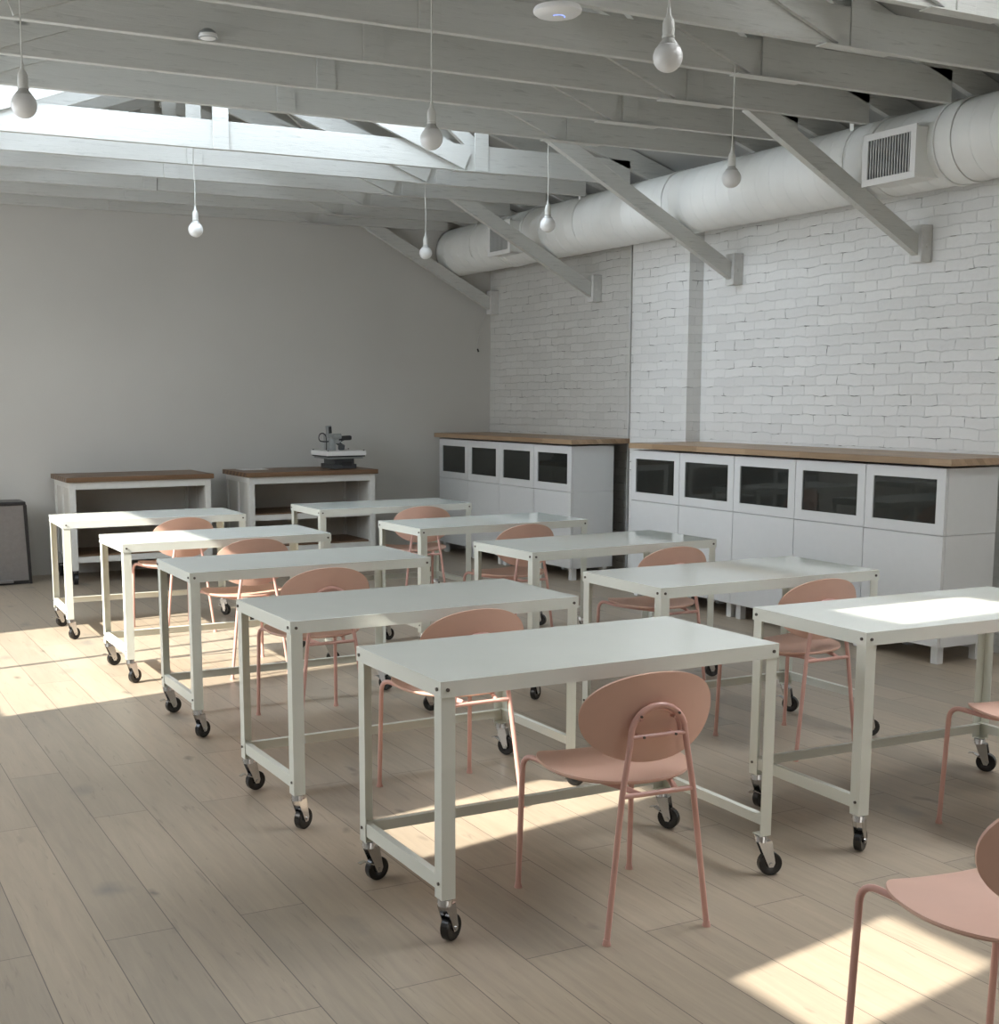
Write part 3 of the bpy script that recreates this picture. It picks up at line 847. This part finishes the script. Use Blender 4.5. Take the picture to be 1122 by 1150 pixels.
# ---------------------------------------------------------------- workbenches
def make_bench():
    root = empty('workbench')
    W, D, H = 1.24, .70, .885
    bm = bmesh.new(); box(bm, (0, 0, H - .040), (W, D, H), .004); link('bench_top', bm, M_bench, root)
    x0, x1, y0, y1 = .025, W - .025, .02, D - .02; p = .05
    for x in (x0, x1 - p):
        for y in (y0, y1 - p):
            bm = bmesh.new(); box(bm, (x, y, .115), (x + p, y + p, H - .041), .002); lg = link('leg', bm, M_benchw, root)
            bm = bmesh.new(); cx, cy = x + p / 2, y + p / 2
            cyl(bm, (cx - .015, cy, .045), (cx + .015, cy, .045), .045, n=20); box(bm, (cx - .022, cy - .02, .04), (cx - .017, cy + .02, .115)); box(bm, (cx + .017, cy - .02, .04), (cx + .022, cy + .02, .115)); box(bm, (cx - .022, cy - .02, .105), (cx + .022, cy + .02, .1145))
            link('caster', bm, M_black, lg)
    bm = bmesh.new(); box(bm, (x0 + p, y0 + .002, H - .10), (x1 - p, y0 + .04, H - .041)); link('front_rail', bm, M_benchw, root)
    for x in (x0 + .012, x1 - .027):
        bm = bmesh.new(); box(bm, (x, y0 + p, .19), (x + .015, y1 - p, H - .041)); link('side_panel', bm, M_benchp, root)
    for x in (x0, x1 - .03):
        bm = bmesh.new()
        box(bm, (x, y0 + p, H - .09), (x + .03, y1 - p, H - .041)); box(bm, (x, y0 + p, .175), (x + .03, y1 - p, .215)); box(bm, (x, (y0 + y1) / 2 - .02, .215), (x + .03, (y0 + y1) / 2 + .02, H - .09))
        link('side_frame', bm, M_benchw, root)
    bm = bmesh.new(); box(bm, (x0 + p, y1 - .03, .19), (x1 - p, y1 - .01, H - .041)); link('back_panel', bm, M_benchp, root)
    for z in (.500, .215):
        bm = bmesh.new(); box(bm, (x0 + .03, y0 + .042, z), (x1 - .03, y1 - .032, z + .022)); sh = link('shelf', bm, M_bench, root)
        bm = bmesh.new(); box(bm, (x0 + p, y0 + .004, z - .035), (x1 - p, y0 + .04, z + .012)); link('shelf_rail', bm, M_benchw, sh)
    return root
b1 = make_bench(); b1.location = (2.005, 10.65, 0)
tag(b1, 'white frame workbench with dark wood top at the left, nothing on it', 'workbench', 'white workbenches on the back wall')
b2 = copy_tree(b1); b2.location = (3.515, 10.58, 0)
tag(b2, 'white frame workbench with dark wood top carrying the heat press machine', 'workbench', 'white workbenches on the back wall')
bm = bmesh.new(); box(bm, (3.62, 11.0, .8855), (3.86, 11.2, .888)); tag(link('paper_sheet', bm, M_white), 'white sheet of paper lying on the left end of the machine workbench', 'paper')

# ---------------------------------------------------------------- heat press
t = empty('heat_press', (4.50, 10.93, .886), math.radians(0)); t.scale = (.82, .9, 1.16); tag(t, 'heat press machine with white platen and black handle on the right workbench', 'machine')
bm = bmesh.new(); box(bm, (-.12, -.16, 0), (.16, .18, .035), .006); box(bm, (-.09, -.14, .035), (.14, .16, .075), .004); link('base', bm, M_dkgrey, t)
bm = bmesh.new(); box(bm, (-.02, -.165, .022), (.10, -.160, .055)); link('nameplate', bm, M_black, t)
bm = bmesh.new(); box(bm, (-.19, -.20, .078), (.22, .20, .090), .003); link('lower_platen', bm, M_grey, t)
bm = bmesh.new(); box(bm, (-.21, -.21, .093), (.24, .21, .102), .002); link('platen_pad', bm, M_black, t)
bm = bmesh.new(); box(bm, (-.22, -.22, .103), (.25, .22, .140), .006); up = link('upper_platen', bm, M_white, t)
bm = bmesh.new()
for x, y in ((-.20, -.2), (.23, -.2), (-.2, .2), (.23, .2)): cyl(bm, (x, y, .14), (x, y, .147), .008, n=10)
link('bolt', bm, M_black, up)
bm = bmesh.new(); box(bm, (-.10, -.04, .141), (-.03, .14, .235), .006); box(bm, (-.11, .04, 0.141), (-.06, .12, .27), .005); box(bm, (-.05, -.05, .195), (.03, .05, .255), .008)
cyl(bm, (-.075, -.06, .25), (.02, -.06, .25), .022, n=16); link('press_column', bm, M_grey, t, smooth=True)
bm = bmesh.new(); beam(bm, (-.105, -.03, .24), (-.115, -.03, .335), .03, .055); ctl = link('control_display', bm, M_grey, t)
bm = bmesh.new(); beam(bm, (-.098, -.048, .275), (-.104, -.048, .327), .004, .034, up=(1, 0, 0)); link('screen', bm, M_black, ctl)
bm = bmesh.new(); beam(bm, (-.03, -.02, .215), (.06, -.06, .16), .02, .035); beam(bm, (.0, .02, .20), (.075, -.03, .235), .02, .03); cyl(bm, (-.01, -.07, .165), (.05, -.07, .165), .022, n=14); link('linkage', bm, M_dkgrey, t)
bm = bmesh.new(); cyl(bm, (.0, -.05, .235), (.13, -.07, .238), .018, .019, n=14); cyl(bm, (.125, -.07, .238), (.14, -.072, .238), .015, n=14); link('handle', bm, M_black, t, smooth=True)
bm = bmesh.new()
pts = [(-.165 + .045 * math.cos(a), 0, .235 + .035 * math.sin(a)) for a in [math.radians(-40 - 25 * q) for q in range(12)]]
tube(bm, fillet([(-.13, .0, .141), (-.125, 0, .20), (-.13, 0, .255)] + [(-.165, 0, .278), (-.205, 0, .27), (-.222, 0, .24), (-.205, 0, .214), (-.15, 0, .208), (-.10, 0, .21)], .03, 5), .005, 8)
link('power_cable', bm, M_black, t, smooth=True)

# ---------------------------------------------------------------- step bin
t = empty('pedal_bin', (1.46, 11.06, 0)); tag(t, 'stainless steel pedal bin with black lid frame at the left edge by the back wall', 'bin')
bm = bmesh.new()
def taper(bm, x0, x1, y0, y1, z0, z1, dx):
    P = [bm.verts.new(p) for p in ((x0, y0, z0), (x1, y0, z0), (x1, y1, z0), (x0, y1, z0), (x0 + dx, y0, z1), (x1 - dx, y0, z1), (x1 - dx, y1, z1), (x0 + dx, y1, z1))]
    for f in ((3, 2, 1, 0), (4, 5, 6, 7), (0, 1, 5, 4), (1, 2, 6, 5), (2, 3, 7, 6), (3, 0, 4, 7)): bm.faces.new([P[i] for i in f])
taper(bm, -.265, .265, -.12, .16, .03, .655, .018); link('body', bm, M_steel, t)
bm = bmesh.new(); taper(bm, -.285, .285, -.115, .17, .0, .03, 0); link('foot_rim', bm, M_black, t)
bm = bmesh.new(); box(bm, (-.262, -.135, .655), (.262, .17, .685), .008); link('lid', bm, M_black, t)
for s in (-1, 1):
    bm = bmesh.new()
    P = [bm.verts.new(p) for p in ((s * .287, -.126, .0), (s * .262, -.126, .0), (s * .240, -.126, .66), (s * .268, -.126, .66), (s * .287, .16, .0), (s * .262, .16, .0), (s * .240, .16, .66), (s * .268, .16, .66))]
    for f in ((0, 1, 2, 3), (7, 6, 5, 4), (0, 4, 5, 1), (1, 5, 6, 2), (2, 6, 7, 3), (3, 7, 4, 0)): bm.faces.new([P[i] for i in f])
    bmesh.ops.recalc_face_normals(bm, faces=bm.faces); link('side_frame', bm, M_black, t)
bm = bmesh.new(); box(bm, (-.13, -.175, .02), (.13, -.12, .04), .004); link('pedal', bm, M_steel, t)

# ---------------------------------------------------------------- pendant bulbs
def make_pendant(cord):
    root = empty('pendant_bulb')
    bm = bmesh.new(); R = .0475
    prof = [(0, -R)]
    for q in range(1, 15):
        a = -PI / 2 + math.radians(142) * q / 14; prof.append((R * math.cos(a), R * math.sin(a)))
    prof += [(0, R * math.sin(math.radians(52)))]
    lathe(bm, prof, n=28); bu_ = link('bulb', bm, M_bulb, root, smooth=True)
    bm = bmesh.new(); lathe(bm, [(0, .034), (.0315, .034), (.031, .039), (.021, .050), (.0175, .060), (0, .060)], n=24); link('bulb_base', bm, M_bbase, bu_, smooth=True)
    bm = bmesh.new(); lathe(bm, [(0, .057), (.020, .057), (.021, .064), (.0185, .066), (.0195, .085), (.0185, .105), (.014, .116), (.008, .124), (.005, .150), (0, .150)], n=20); link('socket', bm, M_socket, root, smooth=True)
    bm = bmesh.new(); tube(bm, [(0, 0, .148), (.003, 0, .148 + (cord - .148) * .35), (-.003, 0, .148 + (cord - .148) * .7), (0, 0, cord)], .0032, 6); link('cord', bm, M_socket, root, smooth=True)
    return root
pend = [
 (.866, 5.092, 2.60, 1.0, 'globe bulb on a long cord at the upper left edge, against the bright skylight gap'),
 (2.455, 8.31, 2.605, .66, 'white globe bulb hanging left of centre against the grey back wall'),
 (2.500, 4.985, 2.60, 1.4, 'globe bulb on a long cord at top centre, against the bright skylight-lit beam'),
 (4.400, 8.88, 2.605, .66, 'small white globe bulb hanging near the far end of the duct'),
 (4.370, 7.085, 2.60, .66, 'white globe bulb on a short cord hanging left of the duct middle'),
 (2.598, 3.492, 2.60, 1.4, 'largest globe bulb at the top, nearest to the camera'),
 (4.284, 5.215, 2.60, 1.0, 'clear grey globe bulb hanging in front of the duct'),
]
for i, (x, y, z, cl, lab) in enumerate(pend):
    top = zroof(x) - z - .01 if cl > .9 else .52
    o = make_pendant(top); o.location = (x, y, z)
    tag(o, lab, 'pendant light', 'hanging globe bulbs')

# ---------------------------------------------------------------- ceiling gadgets
t = empty('wireless_access_point', (2.93, 4.69, 3.10)); tag(t, 'round white access point with a faint blue light under the beams at the top', 'access point')
bm = bmesh.new(); lathe(bm, [(0, -.036), (.05, -.036), (.085, -.030), (.098, -.020), (.100, -.010), (.095, 0), (0, 0)], n=36); link('housing', bm, M_white, t, smooth=True)
M_led = sky_lit('blue_led', (.25, .35, 1.0), 1.3)
bm = bmesh.new(); pts = [(.030 * math.cos(a), .030 * math.sin(a), -.0365) for a in [math.radians(200 + 14 * q) for q in range(12)]]; tube(bm, pts, .0016, 6); link('status_light', bm, M_led, t)
t = empty('smoke_detector', (1.79, 5.785, 3.106)); tag(t, 'small round dome sensor on the lower edge of a beam at upper left', 'sensor')
bm = bmesh.new(); lathe(bm, [(.030, .0), (.043, 0), (.042, .014), (.034, .030), (.018, .041), (0, .045)], n=24); link('housing', bm, M_grey, t, smooth=True)
bm = bmesh.new(); lathe(bm, [(0, -.004), (.030, -.002), (.0435, .004), (.040, .018), (0, .018)], (0, -.003, 0), n=24); link('lens', bm, M_white, t, smooth=True)

# ---------------------------------------------------------------- light
w = bpy.data.worlds.new('daylight'); sc.world = w; w.use_nodes = True
bg = w.node_tree.nodes['Background']; bg.inputs['Color'].default_value = (.80, .89, 1.0, 1); bg.inputs['Strength'].default_value = 4.0
sd = bpy.data.lights.new('sun', 'SUN'); sd.energy = SUN; sd.angle = math.radians(.55); sd.color = (1.0, .94, .83)
so = bpy.data.objects.new('sun', sd); col.objects.link(so)
d = V(1.40, .25, -1.0).normalized()
so.rotation_euler = d.to_track_quat('-Z', 'Y').to_euler(); so.location = (-8, 0, 8)

# ---------------------------------------------------------------- camera
cd = bpy.data.cameras.new('camera'); cam = bpy.data.objects.new('camera', cd); col.objects.link(cam)
yaw, pitch, roll = .467, -.1439, -.0031
F = V(math.sin(yaw) * math.cos(pitch), math.cos(yaw) * math.cos(pitch), math.sin(pitch))
R0 = V(math.cos(yaw), -math.sin(yaw), 0); U0 = R0.cross(F)
R1 = R0 * math.cos(roll) + U0 * math.sin(roll); U1 = -R0 * math.sin(roll) + U0 * math.cos(roll)
Mx = Matrix((R1, U1, -F)).transposed().to_4x4(); Mx.translation = V(0, 0, 1.5238)
cam.matrix_world = Mx
cd.sensor_fit = 'VERTICAL'; cd.sensor_height = 36; cd.sensor_width = 36; cd.lens = 1435.3676 / 1150 * 36
cd.shift_x = (561 - 489.5156) / 1150; cd.shift_y = (654.4867 - 575) / 1150
cd.clip_start = .02
sc.camera = cam
vs = sc.view_settings; vs.view_transform = 'Standard'; vs.look = 'None'; vs.gamma = 1; vs.use_curve_mapping = False; vs.exposure = 0.74
sc.cycles.use_denoising = True
sc.cycles.max_bounces = 10; sc.cycles.diffuse_bounces = 6; sc.cycles.transparent_max_bounces = 12
sc.cycles.sample_clamp_indirect = 8
sc.cycles.caustics_reflective = False; sc.cycles.caustics_refractive = False
